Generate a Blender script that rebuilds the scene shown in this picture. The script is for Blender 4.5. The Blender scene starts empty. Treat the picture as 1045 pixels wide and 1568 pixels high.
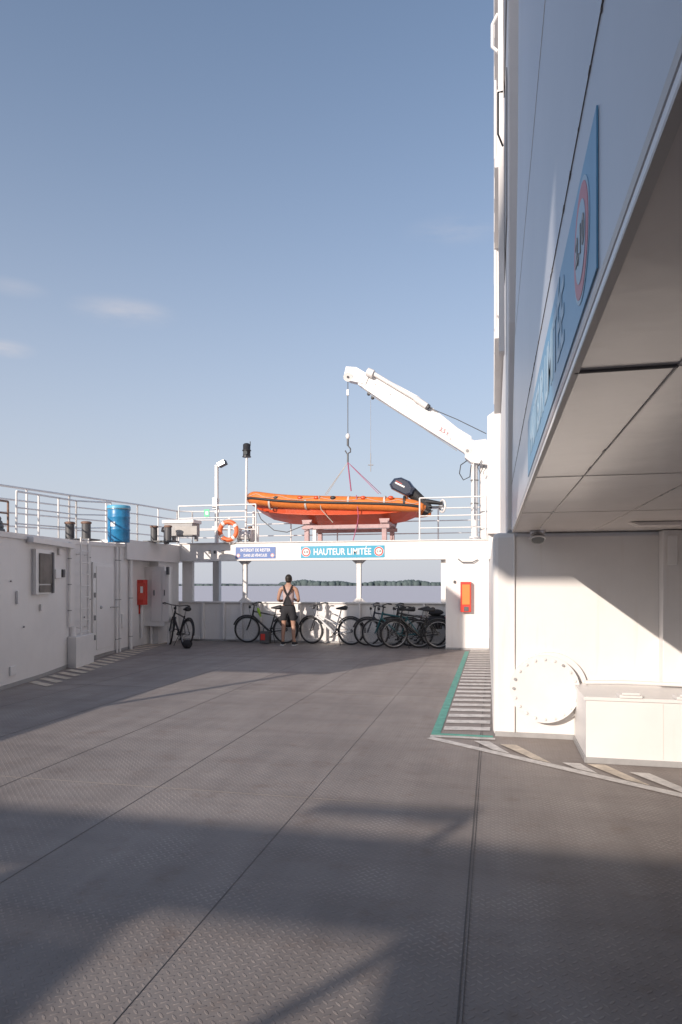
import bpy, math, random, bmesh
from mathutils import Vector, Matrix
random.seed(7)
TH=math.radians(12.57); C=math.cos(TH); SN=math.sin(TH); F=1045.0; EYE=1.55
def G(px,py):
    Y=EYE*F/(py-893.0); X=(px-522.5)/F*Y
    return (X*C-Y*SN, X*SN+Y*C)
def PV(px,py,v):
    t=(px-522.5)/F
    u=v*(t*C-SN)/(C+t*SN); Y=-u*SN+v*C
    return (u, EYE-(py-893.0)/F*Y)
def P3(px,py,v):
    u,z=PV(px,py,v); return Vector((u,v,z))
scene=bpy.context.scene
# ---------------------------------------------------------------- materials
def mat(name,col,rough=0.5,metal=0.0,var=0.0,scale=3.0,bump=0.0,bscale=40.0,streak=None,coat=0.0,sk=0.3):
    m=bpy.data.materials.new(name); m.use_nodes=True
    nt=m.node_tree; b=nt.nodes['Principled BSDF']
    b.inputs['Roughness'].default_value=rough; b.inputs['Metallic'].default_value=metal
    b.inputs['Base Color'].default_value=(*col,1)
    if coat: b.inputs['Coat Weight'].default_value=coat
    tc=nt.nodes.new('ShaderNodeTexCoord'); out=None
    if var>0:
        n=nt.nodes.new('ShaderNodeTexNoise'); n.inputs['Scale'].default_value=scale; n.inputs['Detail'].default_value=6; n.inputs['Roughness'].default_value=0.65
        nt.links.new(tc.outputs['Object'],n.inputs['Vector'])
        r=nt.nodes.new('ShaderNodeValToRGB'); r.color_ramp.elements[0].position=0.3; r.color_ramp.elements[1].position=0.7
        r.color_ramp.elements[0].color=(*[c*(1-var) for c in col],1); r.color_ramp.elements[1].color=(*[min(1,c*(1+var*0.4)) for c in col],1)
        nt.links.new(n.outputs['Fac'],r.inputs['Fac']); out=r.outputs['Color']
        if streak:
            mp=nt.nodes.new('ShaderNodeMapping'); mp.inputs['Scale'].default_value=(7,7,0.6)
            nt.links.new(tc.outputs['Object'],mp.inputs['Vector'])
            n2=nt.nodes.new('ShaderNodeTexNoise'); n2.inputs['Scale'].default_value=1.6; n2.inputs['Detail'].default_value=8
            nt.links.new(mp.outputs['Vector'],n2.inputs['Vector'])
            r2=nt.nodes.new('ShaderNodeValToRGB'); r2.color_ramp.elements[0].position=0.62; r2.color_ramp.elements[1].position=0.82
            r2.color_ramp.elements[0].color=(0,0,0,1); r2.color_ramp.elements[1].color=(sk,sk,sk,1)
            nt.links.new(n2.outputs['Fac'],r2.inputs['Fac'])
            mx=nt.nodes.new('ShaderNodeMixRGB'); nt.links.new(r2.outputs['Color'],mx.inputs['Fac']); nt.links.new(out,mx.inputs['Color1']); mx.inputs['Color2'].default_value=(*streak,1)
            out=mx.outputs['Color']
        nt.links.new(out,b.inputs['Base Color'])
    if bump>0:
        n=nt.nodes.new('ShaderNodeTexNoise'); n.inputs['Scale'].default_value=bscale; n.inputs['Detail'].default_value=4
        nt.links.new(tc.outputs['Object'],n.inputs['Vector'])
        bp=nt.nodes.new('ShaderNodeBump'); bp.inputs['Strength'].default_value=bump; bp.inputs['Distance'].default_value=0.01
        nt.links.new(n.outputs['Fac'],bp.inputs['Height']); nt.links.new(bp.outputs['Normal'],b.inputs['Normal'])
    return m
WHITE=mat('white_ship_paint',(0.79,0.765,0.75),0.42,var=0.06,scale=1.3,bump=0.15,bscale=3,streak=(0.62,0.53,0.44),sk=0.32)
WHITE2=mat('white_gloss_paint',(0.79,0.77,0.755),0.3,var=0.05,scale=4,bump=0.05,bscale=6)
SIDEW=mat('shaded_white_plate_paint',(0.58,0.60,0.65),0.30,var=0.07,scale=0.8,bump=0.12,bscale=2)  # white paint with its bluish shade mixed into the base colour
CEIL=mat('cream_ceiling_paint',(0.86,0.79,0.735),0.2,var=0.08,scale=1.2,bump=0.45,bscale=2.0,streak=(0.72,0.62,0.52))
GREY=mat('grey_paint',(0.36,0.355,0.355),0.5,var=0.15,scale=6)
SEAMD=mat('deck_seam_grey',(0.21,0.195,0.185),0.6)
DGREY=mat('dark_grey',(0.10,0.10,0.105),0.5,var=0.2,scale=8)
BLACK=mat('black_rubber',(0.025,0.025,0.028),0.55)
BLKM=mat('black_metal',(0.04,0.04,0.043),0.35,metal=0.3)
STEEL=mat('steel',(0.45,0.45,0.46),0.3,metal=0.9)
SEAM=mat('seam_grime',(0.16,0.145,0.135),0.8)
SEAML=mat('weld_bead',(0.60,0.56,0.52),0.5)
RED=mat('red_paint',(0.62,0.05,0.035),0.35)
SRED=mat('sign_faded_red',(0.60,0.17,0.20),0.4)
ORANGE=mat('boat_orange_fabric',(0.74,0.21,0.04),0.6,var=0.22,scale=5,bump=0.1,bscale=12)
ORANGE2=mat('boat_hull_red_orange',(0.60,0.075,0.015),0.35,var=0.2,scale=3)
LIFE=mat('life_ring_orange',(0.78,0.16,0.05),0.5)
BLUE=mat('drum_blue',(0.03,0.24,0.48),0.35,var=0.3,scale=9)
LBLUE=mat('drum_lid',(0.12,0.42,0.62),0.4)
SIGNB=mat('sign_cyan_blue',(0.03,0.33,0.50),0.35)
SIGNF=mat('sign_faded_blue',(0.13,0.36,0.58),0.35,var=0.15,scale=2)
SIGND=mat('sign_dark_blue',(0.07,0.15,0.40),0.35)
TXT=mat('sign_white',(0.8,0.8,0.8),0.4)
TXTF=mat('sign_faded_white',(0.40,0.56,0.69),0.4)
GREEN=mat('deck_green_paint',(0.13,0.42,0.34),0.6,var=0.35,scale=9)
MARK=mat('deck_white_paint',(0.76,0.72,0.68),0.6,var=0.35,scale=10)
MARKY=mat('deck_cream_paint',(0.74,0.64,0.52),0.6,var=0.4,scale=8)
MAROON=mat('cradle_oxide_paint',(0.46,0.31,0.31),0.5,var=0.2,scale=7)
NAVY=mat('engine_cowl',(0.03,0.04,0.07),0.25,coat=0.5)
ROPE=mat('rope',(0.5,0.45,0.4),0.8)
PINKROPE=mat('sling_webbing',(0.45,0.12,0.22),0.7)
SGREEN=mat('exit_green',(0.02,0.45,0.22),0.4)
RUST=mat('rust_brown',(0.26,0.16,0.12),0.7,var=0.3,scale=10)
VENT=mat('vent_recess_taupe',(0.20,0.175,0.155),0.6,var=0.4,scale=5)
SKIN=mat('skin',(0.42,0.24,0.17),0.5)
HAIR=mat('hair',(0.02,0.014,0.01),0.6)
SHIRT=mat('tank_top_cloth',(0.50,0.38,0.37),0.85,bump=0.2,bscale=30)
CLOTH=mat('black_cloth',(0.025,0.025,0.03),0.85,bump=0.2,bscale=30)
GLASS=mat('dark_glass',(0.03,0.04,0.05),0.08)
YGREEN=mat('hiviz',(0.35,0.6,0.05),0.5)
BANDG=mat('band_grey',(0.55,0.52,0.5),0.6)
# ---------------------------------------------------------------- builder
class B:
    def __init__(s,name,bevel=0.0):
        s.name=name; s.v=[]; s.f=[]; s.mi=[]; s.sm=[]; s.mats=[]; s.bevel=bevel; s.M=Matrix.Identity(4)
    def m(s,mt):
        if mt not in s.mats: s.mats.append(mt)
        return s.mats.index(mt)
    def add(s,vs,fs,mt,smooth=False):
        o=len(s.v); s.v+= [tuple(s.M@Vector(p)) for p in vs]; k=s.m(mt)
        for f in fs: s.f.append([o+i for i in f]); s.mi.append(k); s.sm.append(smooth)
    def box(s,a,b,mt):
        x0,x1=sorted((a[0],b[0])); y0,y1=sorted((a[1],b[1])); z0,z1=sorted((a[2],b[2]))
        vs=[(x0,y0,z0),(x1,y0,z0),(x1,y1,z0),(x0,y1,z0),(x0,y0,z1),(x1,y0,z1),(x1,y1,z1),(x0,y1,z1)]
        s.add(vs,[(0,3,2,1),(4,5,6,7),(0,1,5,4),(1,2,6,5),(2,3,7,6),(3,0,4,7)],mt)
    def prism(s,poly,d,mt):
        n=len(poly); P=[Vector(p) for p in poly]; d=Vector(d)
        vs=P+[p+d for p in P]
        fs=[tuple(range(n)),tuple(range(2*n-1,n-1,-1))]+[(i,i+n,(i+1)%n+n,(i+1)%n) for i in range(n)]
        s.add(vs,fs,mt)
    def cyl(s,p1,p2,r,mt,r2=None,seg=12):
        p1=Vector(p1);p2=Vector(p2); r2=r if r2 is None else r2
        s.tube([p1,p2],[r,r2],mt,seg)
    def tube(s,pts,r,mt,seg=8,closed=False,caps=True,flat=1.0):
        P=[Vector(p) for p in pts]; n=len(P)
        R=r if isinstance(r,(list,tuple)) else [r]*n
        T=[]
        for i in range(n):
            if closed: t=P[(i+1)%n]-P[(i-1)%n]
            else: t=P[min(i+1,n-1)]-P[max(i-1,0)]
            T.append(t.normalized())
        up=Vector((0,0,1)) if abs(T[0].z)<0.9 else Vector((0,1,0))
        a=T[0].cross(up).normalized(); vs=[]
        for i in range(n):
            a=(a-T[i]*a.dot(T[i]))
            if a.length<1e-6: a=T[i].orthogonal()
            a.normalize(); b=T[i].cross(a)
            for k in range(seg):
                q=2*math.pi*k/seg
                vs.append(P[i]+a*math.cos(q)*R[i]*flat+b*math.sin(q)*R[i])
        fs=[]
        m=n if closed else n-1
        for i in range(m):
            j=(i+1)%n
            for k in range(seg):
                k2=(k+1)%seg; fs.append((i*seg+k,i*seg+k2,j*seg+k2,j*seg+k))
        s.add(vs,fs,mt,True)
        if caps and not closed:
            s.add(vs[:seg],[tuple(range(seg-1,-1,-1))],mt); s.add(vs[-seg:],[tuple(range(seg))],mt)
    def ring(s,c,ax,R,r,mt,seg=28,ts=8):
        c=Vector(c); ax=Vector(ax).normalized(); a=ax.orthogonal().normalized(); b=ax.cross(a)
        s.tube([c+a*math.cos(2*math.pi*i/seg)*R+b*math.sin(2*math.pi*i/seg)*R for i in range(seg)],r,mt,ts,closed=True)
    def ball(s,c,rx,mt,ry=None,rz=None,seg=14,rings=9):
        ry=rx if ry is None else ry; rz=rx if rz is None else rz; c=Vector(c)
        vs=[c+Vector((0,0,rz))]
        for i in range(1,rings):
            ph=math.pi*i/rings
            for k in range(seg):
                q=2*math.pi*k/seg
                vs.append(c+Vector((rx*math.sin(ph)*math.cos(q),ry*math.sin(ph)*math.sin(q),rz*math.cos(ph))))
        vs.append(c-Vector((0,0,rz))); fs=[]
        for k in range(seg): fs.append((0,1+k,1+(k+1)%seg))
        for i in range(rings-2):
            for k in range(seg):
                a=1+i*seg+k; b=1+i*seg+(k+1)%seg; fs.append((a,a+seg,b+seg,b))
        o=1+(rings-2)*seg
        for k in range(seg): fs.append((o+k,len(vs)-1,o+(k+1)%seg))
        s.add(vs,fs,mt,True)
    def done(s,parent=None):
        me=bpy.data.meshes.new(s.name); me.from_pydata(s.v,[],s.f)
        for mt in s.mats: me.materials.append(mt)
        for p,k,sm in zip(me.polygons,s.mi,s.sm): p.material_index=k; p.use_smooth=sm
        me.update()
        bm=bmesh.new(); bm.from_mesh(me); bmesh.ops.recalc_face_normals(bm,faces=bm.faces); bm.to_mesh(me); bm.free()
        o=bpy.data.objects.new(s.name,me); scene.collection.objects.link(o)
        if s.bevel>0:
            md=o.modifiers.new('bevel','BEVEL'); md.width=s.bevel; md.segments=2; md.limit_method='ANGLE'; md.angle_limit=math.radians(50)
        if parent: o.parent=parent
        return o
def text(body,loc,rot,size,mt,parent,name,sx=1.0,bold=0.0):
    cu=bpy.data.curves.new(name,'FONT'); cu.body=body; cu.size=size; cu.align_x='CENTER'; cu.align_y='CENTER'; cu.offset=bold; cu.extrude=0.0006
    cu.materials.append(mt)
    o=bpy.data.objects.new(name,cu); scene.collection.objects.link(o); o.location=loc; o.rotation_euler=rot; o.scale=(sx,1,1); o.parent=parent
    return o
# ---------------------------------------------------------------- deck material
def deck_mat():
    m=bpy.data.materials.new('tread_plate_deck'); m.use_nodes=True; nt=m.node_tree; N=nt.nodes; L=nt.links; b=N['Principled BSDF']
    tc=N.new('ShaderNodeTexCoord')
    def noise(sc,det,vec=None,rough=0.6):
        n=N.new('ShaderNodeTexNoise'); n.inputs['Scale'].default_value=sc; n.inputs['Detail'].default_value=det; n.inputs['Roughness'].default_value=rough
        L.new(vec or tc.outputs['Object'],n.inputs['Vector']); return n.outputs['Fac']
    def ramp(f,a,b_,c1,c2):
        r=N.new('ShaderNodeValToRGB'); r.color_ramp.elements[0].position=a; r.color_ramp.elements[1].position=b_
        r.color_ramp.elements[0].color=(*c1,1); r.color_ramp.elements[1].color=(*c2,1); L.new(f,r.inputs['Fac']); return r.outputs['Color']
    def mixc(f,a,b_,mode='MIX'):
        x=N.new('ShaderNodeMixRGB'); x.blend_type=mode
        if isinstance(f,float): x.inputs['Fac'].default_value=f
        else: L.new(f,x.inputs['Fac'])
        L.new(a,x.inputs['Color1']); L.new(b_,x.inputs['Color2']); return x.outputs['Color']
    c=ramp(noise(0.55,7),0.35,0.68,(0.285,0.250,0.232),(0.375,0.332,0.308))
    mp=N.new('ShaderNodeMapping'); mp.inputs['Scale'].default_value=(2.2,0.25,1); L.new(tc.outputs['Object'],mp.inputs['Vector'])
    c=mixc(0.45,c,ramp(noise(1.5,8,mp.outputs['Vector']),0.35,0.7,(0.6,0.58,0.57),(1.0,1.0,1.0)),'MULTIPLY')
    mp3=N.new('ShaderNodeMapping'); mp3.inputs['Scale'].default_value=(0.3,3.0,1); L.new(tc.outputs['Object'],mp3.inputs['Vector'])
    c=mixc(0.4,c,ramp(noise(1.1,8,mp3.outputs['Vector']),0.45,0.72,(1,1,1),(0.66,0.63,0.62)),'MULTIPLY')
    c=mixc(0.8,c,ramp(noise(3.1,8,None,0.7),0.55,0.80,(1,1,1),(0.72,0.60,0.52)),'MULTIPLY')
    mp2=N.new('ShaderNodeMapping'); mp2.inputs['Rotation'].default_value=(0,0,math.radians(45)); mp2.inputs['Scale'].default_value=(28,28,28); L.new(tc.outputs['Object'],mp2.inputs['Vector'])
    sp=N.new('ShaderNodeSeparateXYZ'); L.new(mp2.outputs['Vector'],sp.inputs[0])
    def M(op,a,b_=None):
        x=N.new('ShaderNodeMath'); x.operation=op
        for i,q in enumerate((a,b_)):
            if q is None: continue
            if isinstance(q,(int,float)): x.inputs[i].default_value=q
            else: L.new(q,x.inputs[i])
        return x.outputs[0]
    x,y=sp.outputs[0],sp.outputs[1]
    par=M('FLOORED_MODULO',M('ADD',M('FLOOR',x),M('FLOOR',y)),2.0)
    fx=M('SUBTRACT',M('FRACT',x),0.5); fy=M('SUBTRACT',M('FRACT',y),0.5)
    ax=M('ADD',M('MULTIPLY',fx,par),M('MULTIPLY',fy,M('SUBTRACT',1.0,par)))
    ay=M('ADD',M('MULTIPLY',fy,par),M('MULTIPLY',fx,M('SUBTRACT',1.0,par)))
    h=M('SUBTRACT',1.0,M('ADD',M('POWER',M('MULTIPLY',M('ABSOLUTE',ax),2.1),2.0),M('POWER',M('MULTIPLY',M('ABSOLUTE',ay),6.0),2.0)))
    h=M('MAXIMUM',h,0.0); h=M('MINIMUM',M('MULTIPLY',h,2.0),1.0)
    wear_glint=ramp(noise(2.3,5),0.42,0.66,(0.05,0.05,0.05),(0.9,0.9,0.9))  # patchy mask for lighter tread tops; their glint is painted into the colour
    hc=N.new('ShaderNodeMixRGB'); hc.blend_type='MULTIPLY'; hc.inputs['Color2'].default_value=(1.5,1.47,1.44,1); L.new(M('MULTIPLY',h,wear_glint),hc.inputs['Fac']); L.new(c,hc.inputs['Color1'])
    L.new(hc.outputs['Color'],b.inputs['Base Color'])
    bp=N.new('ShaderNodeBump'); bp.inputs['Strength'].default_value=0.9; bp.inputs['Distance'].default_value=0.0025; L.new(h,bp.inputs['Height'])
    bp2=N.new('ShaderNodeBump'); bp2.inputs['Strength'].default_value=0.35; bp2.inputs['Distance'].default_value=0.06; L.new(noise(1.2,3),bp2.inputs['Height']); L.new(bp.outputs['Normal'],bp2.inputs['Normal'])
    L.new(bp2.outputs['Normal'],b.inputs['Normal'])
    b.inputs['Roughness'].default_value=0.55; b.inputs['Specular IOR Level'].default_value=0.3
    return m
DECK=deck_mat()
# ---------------------------------------------------------------- water & far shore
wm=bpy.data.materials.new('sea_water'); wm.use_nodes=True; nt=wm.node_tree; b=nt.nodes['Principled BSDF']
b.inputs['Base Color'].default_value=(0.62,0.58,0.60,1); b.inputs['Roughness'].default_value=0.6
tc=nt.nodes.new('ShaderNodeTexCoord'); mp=nt.nodes.new('ShaderNodeMapping'); mp.inputs['Scale'].default_value=(0.05,0.2,1); nt.links.new(tc.outputs['Object'],mp.inputs['Vector'])
n=nt.nodes.new('ShaderNodeTexNoise'); n.inputs['Scale'].default_value=1.0; n.inputs['Detail'].default_value=6; nt.links.new(mp.outputs['Vector'],n.inputs['Vector'])
bp=nt.nodes.new('ShaderNodeBump'); bp.inputs['Strength'].default_value=0.25; bp.inputs['Distance'].default_value=0.2; nt.links.new(n.outputs['Fac'],bp.inputs['Height']); nt.links.new(bp.outputs['Normal'],b.inputs['Normal'])
w=B('sea_water'); w.add([(-15000,-15000,-3.2),(15000,-15000,-3.2),(15000,15000,-3.2),(-15000,15000,-3.2)],[(0,1,2,3)],wm); w.done()
TREE=mat('hazy_distant_foliage',(0.10,0.135,0.135),0.9,var=0.4,scale=0.05)  # distance haze is mixed into this foliage colour
t=B('distant_treeline')
for i in range(700):
    px=270+random.random()*440; D=1200+random.random()*40
    tt=(px-522.5)/F; X=tt*D; u=X*C-D*SN; v=X*SN+D*C
    hgt=5.4+1.4*math.sin(px*0.043)+0.9*math.sin(px*.11+1)
    if px<432: hgt*=0.3
    hgt=max(1.3,hgt)*(0.8+random.random()*0.45)
    t.ball((u,v,-2.9+hgt*0.4),4+random.random()*4,TREE,rz=hgt*0.72+0.9,seg=7,rings=5)
t.done()
# ---------------------------------------------------------------- deck + markings
d=B('ship_deck'); d.box((-10.0,-14,-0.25),(8.5,19.6,0),DECK)
d.box((-10.02,-14.02,-3.6),(8.52,19.62,-0.26),GREY); d.done()
s=B('deck_weld_seams')
for k in range(-1,8):
    u=-0.124-1.18*k
    if u>-8.2 and u<0: 
        wd=0.003 if k==0 else 0.0015
        s.box((u-wd,-13,0.0008),(u+wd,17.1,0.003),SEAM if k==0 else SEAMD)
        if k==0: s.box((u+0.016,-13,0.0008),(u+0.018,17.1,0.004),SEAM)
for v in (4.75,9.3,13.6): s.box((-7,v,0.0008),(0,v+0.002,0.0024),SEAMD)
s.done()
g=B('green_walkway_line'); g.box((-0.62,7.02,0.001),(-0.53,15.7,0.005),GREEN); g.box((-0.53,7.02,0.001),(0.0,7.08,0.0052),GREEN); g.done()
h=B('walkway_hatching')
v=7.25
while v<15.9:
    h.add([(-0.51,v,0.006),(-0.03,v+0.06,0.006),(-0.03,v+0.24,0.006),(-0.51,v+0.18,0.006)],[(0,1,2,3)],MARK); v+=0.36
h.done()
h=B('box_clearance_marking')
def q4(a,b_,w,z,mt):
    a=Vector((a[0],a[1],0)); b_=Vector((b_[0],b_[1],0)); dd=(b_-a).normalized(); nn=Vector((-dd.y,dd.x,0))*w/2
    h.add([(a.x-nn.x,a.y-nn.y,z),(b_.x-nn.x,b_.y-nn.y,z),(b_.x+nn.x,b_.y+nn.y,z),(a.x+nn.x,a.y+nn.y,z)],[(0,1,2,3)],mt)
q4((-0.62,6.86),(3.6,3.70),0.10,0.005,MARK); q4((-0.62,6.93),(0.02,6.93),0.08,0.0065,MARK)
def vline(u): return 6.86-(u+0.62)*0.749
for k in range(10):
    u=0.0+k*0.34; vl=vline(u)+0.07; vt=6.14 if u>0.62 else 6.80
    vt=min(vt,vl+0.50)
    if vt-vl<0.08: continue
    dx=(vt-vl)*0.55
    h.add([(u,vl,0.0085),(u+0.15,vline(u+0.15)+0.07,0.0085),(u+0.15-dx,vt,0.0085),(u-dx,vt,0.0085)],[(0,1,2,3)],MARKY if k%2 else MARK)
h.done()
# ---------------------------------------------------------------- left wall
WL=[(-7.3,-9,1.95),(-7.35,-2,1.98),(-7.55,4.0,2.0),(-7.5,7.4,2.05),(-6.90,7.8,2.27),(-6.93,8.5,2.28),(-7.25,9.9,2.30),(-7.69,11.35,2.34),(-8.12,13.2,2.40),(-8.40,14.7,2.45)]
h=B('wallside_hatching')
for k in range(22):
    v=9.3+k*0.36; ub=-6.93-(v-8.5)*0.237
    h.add([(ub+0.06,v,0.006),(ub+0.60,v-0.30,0.006),(ub+0.60,v-0.13,0.006),(ub+0.06,v+0.17,0.006)],[(0,1,2,3)],MARKY)
h.done()
lw=B('port_side_wall')
def wallseg(bd,a,b_,z0,z1a,z1b,th,mt):
    a=Vector((a[0],a[1],0)); b_=Vector((b_[0],b_[1],0)); nn=Vector((-(b_-a).y,(b_-a).x,0)).normalized()*th
    P=[a,b_,b_+nn,a+nn]; vs=[(p.x,p.y,z0) for p in P]+[(P[0].x,P[0].y,z1a),(P[1].x,P[1].y,z1b),(P[2].x,P[2].y,z1b),(P[3].x,P[3].y,z1a)]
    bd.add(vs,[(0,3,2,1),(4,5,6,7),(0,1,5,4),(1,2,6,5),(2,3,7,6),(3,0,4,7)],mt)
for a,b_ in zip(WL[:-1],WL[1:]):
    wallseg(lw,a,b_,0.0,a[2],b_[2],0.2,WHITE)
    wallseg(lw,(a[0]+0.012,a[1]),(b_[0]+0.012,b_[1]),0.0,0.06,0.06,0.05,GREY)
lw.box((-8.75,14.72,0),(-8.6,17.2,2.2),WHITE); lw.box((-8.62,14.60,0),(-8.40,14.72,2.44),WHITE)
lw.box((-8.6,16.0,0),(-8.35,17.15,2.15),WHITE)
lw.done()
ud=B('port_upper_deck')
for a,b_ in zip(WL[:-1],WL[1:]):
    vs=[(-9.7,a[1],a[2]-0.06),(a[0]+0.03,a[1],a[2]-0.06),(b_[0]+0.03,b_[1],b_[2]-0.06),(-9.7,b_[1],b_[2]-0.06)]
    vs+= [(x,y,z+0.08) for x,y,z in vs]
    ud.add(vs,[(0,3,2,1),(4,5,6,7),(0,1,5,4),(1,2,6,5),(2,3,7,6),(3,0,4,7)],WHITE)
ud.box((-9.7,14.3,2.10),(-8.25,17.0,2.56),WHITE); ud.box((-9.7,17.0,2.18),(-8.2,19.4,2.6),WHITE)
ud.box((-9.75,-9,-0.2),(-9.65,19.4,1.9),WHITE)
ud.done()
def wu(v):
    for a,b_ in zip(WL[:-1],WL[1:]):
        if a[1]<=v<=b_[1]: return a[0]+(b_[0]-a[0])*(v-a[1])/(b_[1]-a[1])
    return WL[-1][0]
def onwall(px,py,off=0.0):
    lo,hi=8.0,14.7
    for _ in range(40):
        mid=(lo+hi)/2; u=PV(px,py,mid)[0]
        if u< wu(mid): hi=mid
        else: lo=mid
    v=(lo+hi)/2; u,z=PV(px,py,v); return Vector((wu(v)+off,v,z))
def wallpanel(bd,px0,py0,px1,py1,th,mt,off=0.0):
    a=onwall(px0,py0); b_=onwall(px1,py0); c=onwall(px0,py1); dz=onwall(px1,py1)
    z1=(a.z+b_.z)/2; z0=(c.z+dz.z)/2
    A=[(a.x+off,a.y,z0),(b_.x+off,b_.y,z0),(b_.x+off,b_.y,z1),(a.x+off,a.y,z1)]
    bd.prism(A,(th,-th*0.22,0),mt)
wd=B('wall_vent_cabinet',0.008); wallpanel(wd,49,842,76,910,0.09,WHITE2); wallpanel(wd,53,848,74,894,0.012,VENT,0.09)
wallpanel(wd,72,846,75,908,0.02,DGREY,0.09)
wallpanel(wd,40,828,106,836,0.16,WHITE2); wallpanel(wd,53,896,71,907,0.01,VENT,0.09); wd.done()
dr=B('steel_door',0.015); wallpanel(dr,140,862,171,1000,0.05,WHITE2); wallpanel(dr,144,868,168,992,0.012,WHITE,0.05)
for yy in (885,915,950,980):
    p=onwall(141,yy,0.07); dr.cyl(p,p+Vector((0,0,0.10)),0.018,GREY)
p=onwall(163,930,0.10); dr.cyl(p,p+Vector((0.02,0.28,0)),0.012,STEEL); p=onwall(150,930,0.07); dr.ball(p,0.035,STEEL); dr.done()
la=B('wall_ladder')
pa=onwall(116,900,0.11); pb=onwall(128,900,0.11)
for p in (pa,pb): la.cyl((p.x,p.y,0.55),(p.x,p.y,2.42),0.016,WHITE2)
for k in range(9):
    z=0.62+k*0.22; la.cyl((pa.x,pa.y,z),(pb.x,pb.y,z),0.012,WHITE2)
for z in (0.7,2.1):
    for p in (pa,pb): la.cyl((p.x,p.y,z),(p.x-0.12,p.y+0.02,z),0.012,WHITE2)
la.done()
pp=B('wall_pipes')
for px,r,z0,z1 in ((107,0.05,0.12,0.75),(103,0.03,0.75,2.30),(134,0.025,0.1,2.36),(176,0.03,0.0,2.36),(181,0.025,0.0,2.36),(197,0.04,0.0,2.40)):
    p=onwall(px,900,r+0.02); pp.cyl((p.x,p.y,z0),(p.x,p.y,z1),r,WHITE)
    for z in (z0+0.3,(z0+z1)/2,z1-0.3): pp.ring((p.x,p.y,z),(0,0,1),r*1.05,0.009,GREY,16,5)
pp.done()
cb=B('wall_pipe_casing',0.012); wallpanel(cb,103,972,131,1019,0.22,WHITE2); cb.done()
jb=B('junction_box',0.006); wallpanel(jb,82,872,90,886,0.06,WHITE2); wallpanel(jb,94,872,97,884,0.05,DGREY); wallpanel(jb,14,1020,23,1034,0.03,WHITE2);jb.done()
sf=B('wall_fittings',0.004)
for (x0,y0,x1,y1) in ((24,905,27,925),(60,925,63,935),(152,905,158,911),(183,885,188,893),(185,940,189,960),(88,840,92,850)):
    wallpanel(sf,x0,y0,x1,y1,0.05,WHITE2)
for (px,py) in ((15,890),(35,960),(128,945),(150,1000)):
    p=onwall(px,py,0.02); sf.ball(p,0.016,GREY,seg=8,rings=5)
sf.done()
def fv(bd,px0,py0,px1,py1,v,th,mt):
    a=PV(px0,py0,v); b_=PV(px1,py1,v); bd.box((a[0],v-th,b_[1]),(b_[0],v,a[1]),mt)
fc=B('fire_extinguisher_cabinet',0.01); fv(fc,208,888,226,926,15.6,0.22,RED); fv(fc,206,886,209,927,15.63,0.24,DGREY)
fv(fc,211,893,223,918,15.38,0.012,mat('red_door',(0.7,0.09,0.06),0.3)); fv(fc,215,898,219,908,15.365,0.004,TXT); fv(fc,212,926,215,940,15.5,0.05,RED)
a=PV(217,926,15.5); fc.cyl((a[0],15.5,a[1]),(a[0],15.5,0.2),0.03,WHITE2); fc.done()
lk=B('white_deck_locker',0.015); fv(lk,228,868,262,958,16.1,0.35,WHITE2); fv(lk,232,874,247,952,15.745,0.015,WHITE); fv(lk,249,874,259,952,15.745,0.015,WHITE)
for px in (236,252): 
    a=PV(px,912,15.72); lk.cyl((a[0],15.72,a[1]),(a[0],15.72,a[1]+0.14),0.012,DGREY)
fv(lk,256,868,260,880,15.72,0.06,DGREY)
for px in (232,258):
    a=PV(px,958,15.9); lk.cyl((a[0],15.9,a[1]),(a[0],15.9,0),0.03,WHITE2)
lk.done()
# ---------------------------------------------------------------- bow bulwark, posts, overhead beam
VB=17.2
bw=B('bow_bulwark',0.008)
bw.box((-8.6,VB,0),(-0.9,VB+0.06,1.02),WHITE); bw.box((-8.6,VB-0.06,1.022),(-0.9,VB+0.12,1.06),WHITE2)
bw.box((-8.6,VB-0.10,0.0),(-0.9,VB-0.002,0.05),GREY)
for px in (313,345,372,400,460,500,552,585,615,650):
    u=PV(px,950,VB)[0]; bw.box((u-0.025,VB-0.13,0.05),(u+0.025,VB-0.002,1.02),WHITE)
for px in (303,358,482,527,602,640):
    u=PV(px,950,VB)[0]; bw.box((u-0.14,VB-0.2,0.052),(u+0.14,VB-0.14,0.13),WHITE2)
bw.done()
po=B('window_posts',0.006)
for px,wid in ((288,0.16),(375,0.06),(550,0.06),(682,0.10)):
    u=PV(px,900,VB)[0]; po.box((u-wid,VB-0.02,1.062),(u+wid*0.9,VB+0.1,2.17),WHITE)
    if wid<0.1:
        for sg in (-1,1):
            po.prism([(u+sg*wid*0.9,VB+0.01,2.168),(u+sg*(wid+0.16),VB+0.01,2.168),(u+sg*wid*0.9,VB+0.01,2.02)],(0,0.03,0),WHITE)
            po.prism([(u+sg*wid*0.9,VB+0.01,1.062),(u+sg*(wid+0.12),VB+0.01,1.062),(u+sg*wid*0.9,VB+0.01,1.18)],(0,0.03,0),WHITE)
po.done()
bm_=B('overhead_beam',0.01)
bm_.box((-8.2,17.0,2.17),(0.05,17.12,2.6),WHITE); bm_.box((-8.24,16.96,2.602),(0.05,17.16,2.63),WHITE2); bm_.box((-8.24,16.94,2.135),(0.05,17.14,2.168),WHITE2)
bm_.box((-8.2,17.14,2.50),(0.05,19.3,2.6),WHITE)
for k in range(14): bm_.box((-8.0+k*0.6,17.14,2.3),(-7.95+k*0.6,19.2,2.495),WHITE)
bm_.box((-8.2,19.2,2.3),(0.05,19.3,2.495),WHITE)
bm_.box((-8.2,19.1,-0.0),(-8.0,19.3,2.3),WHITE)
bm_.done()
pl=B('beam_draught_marks')
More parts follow.
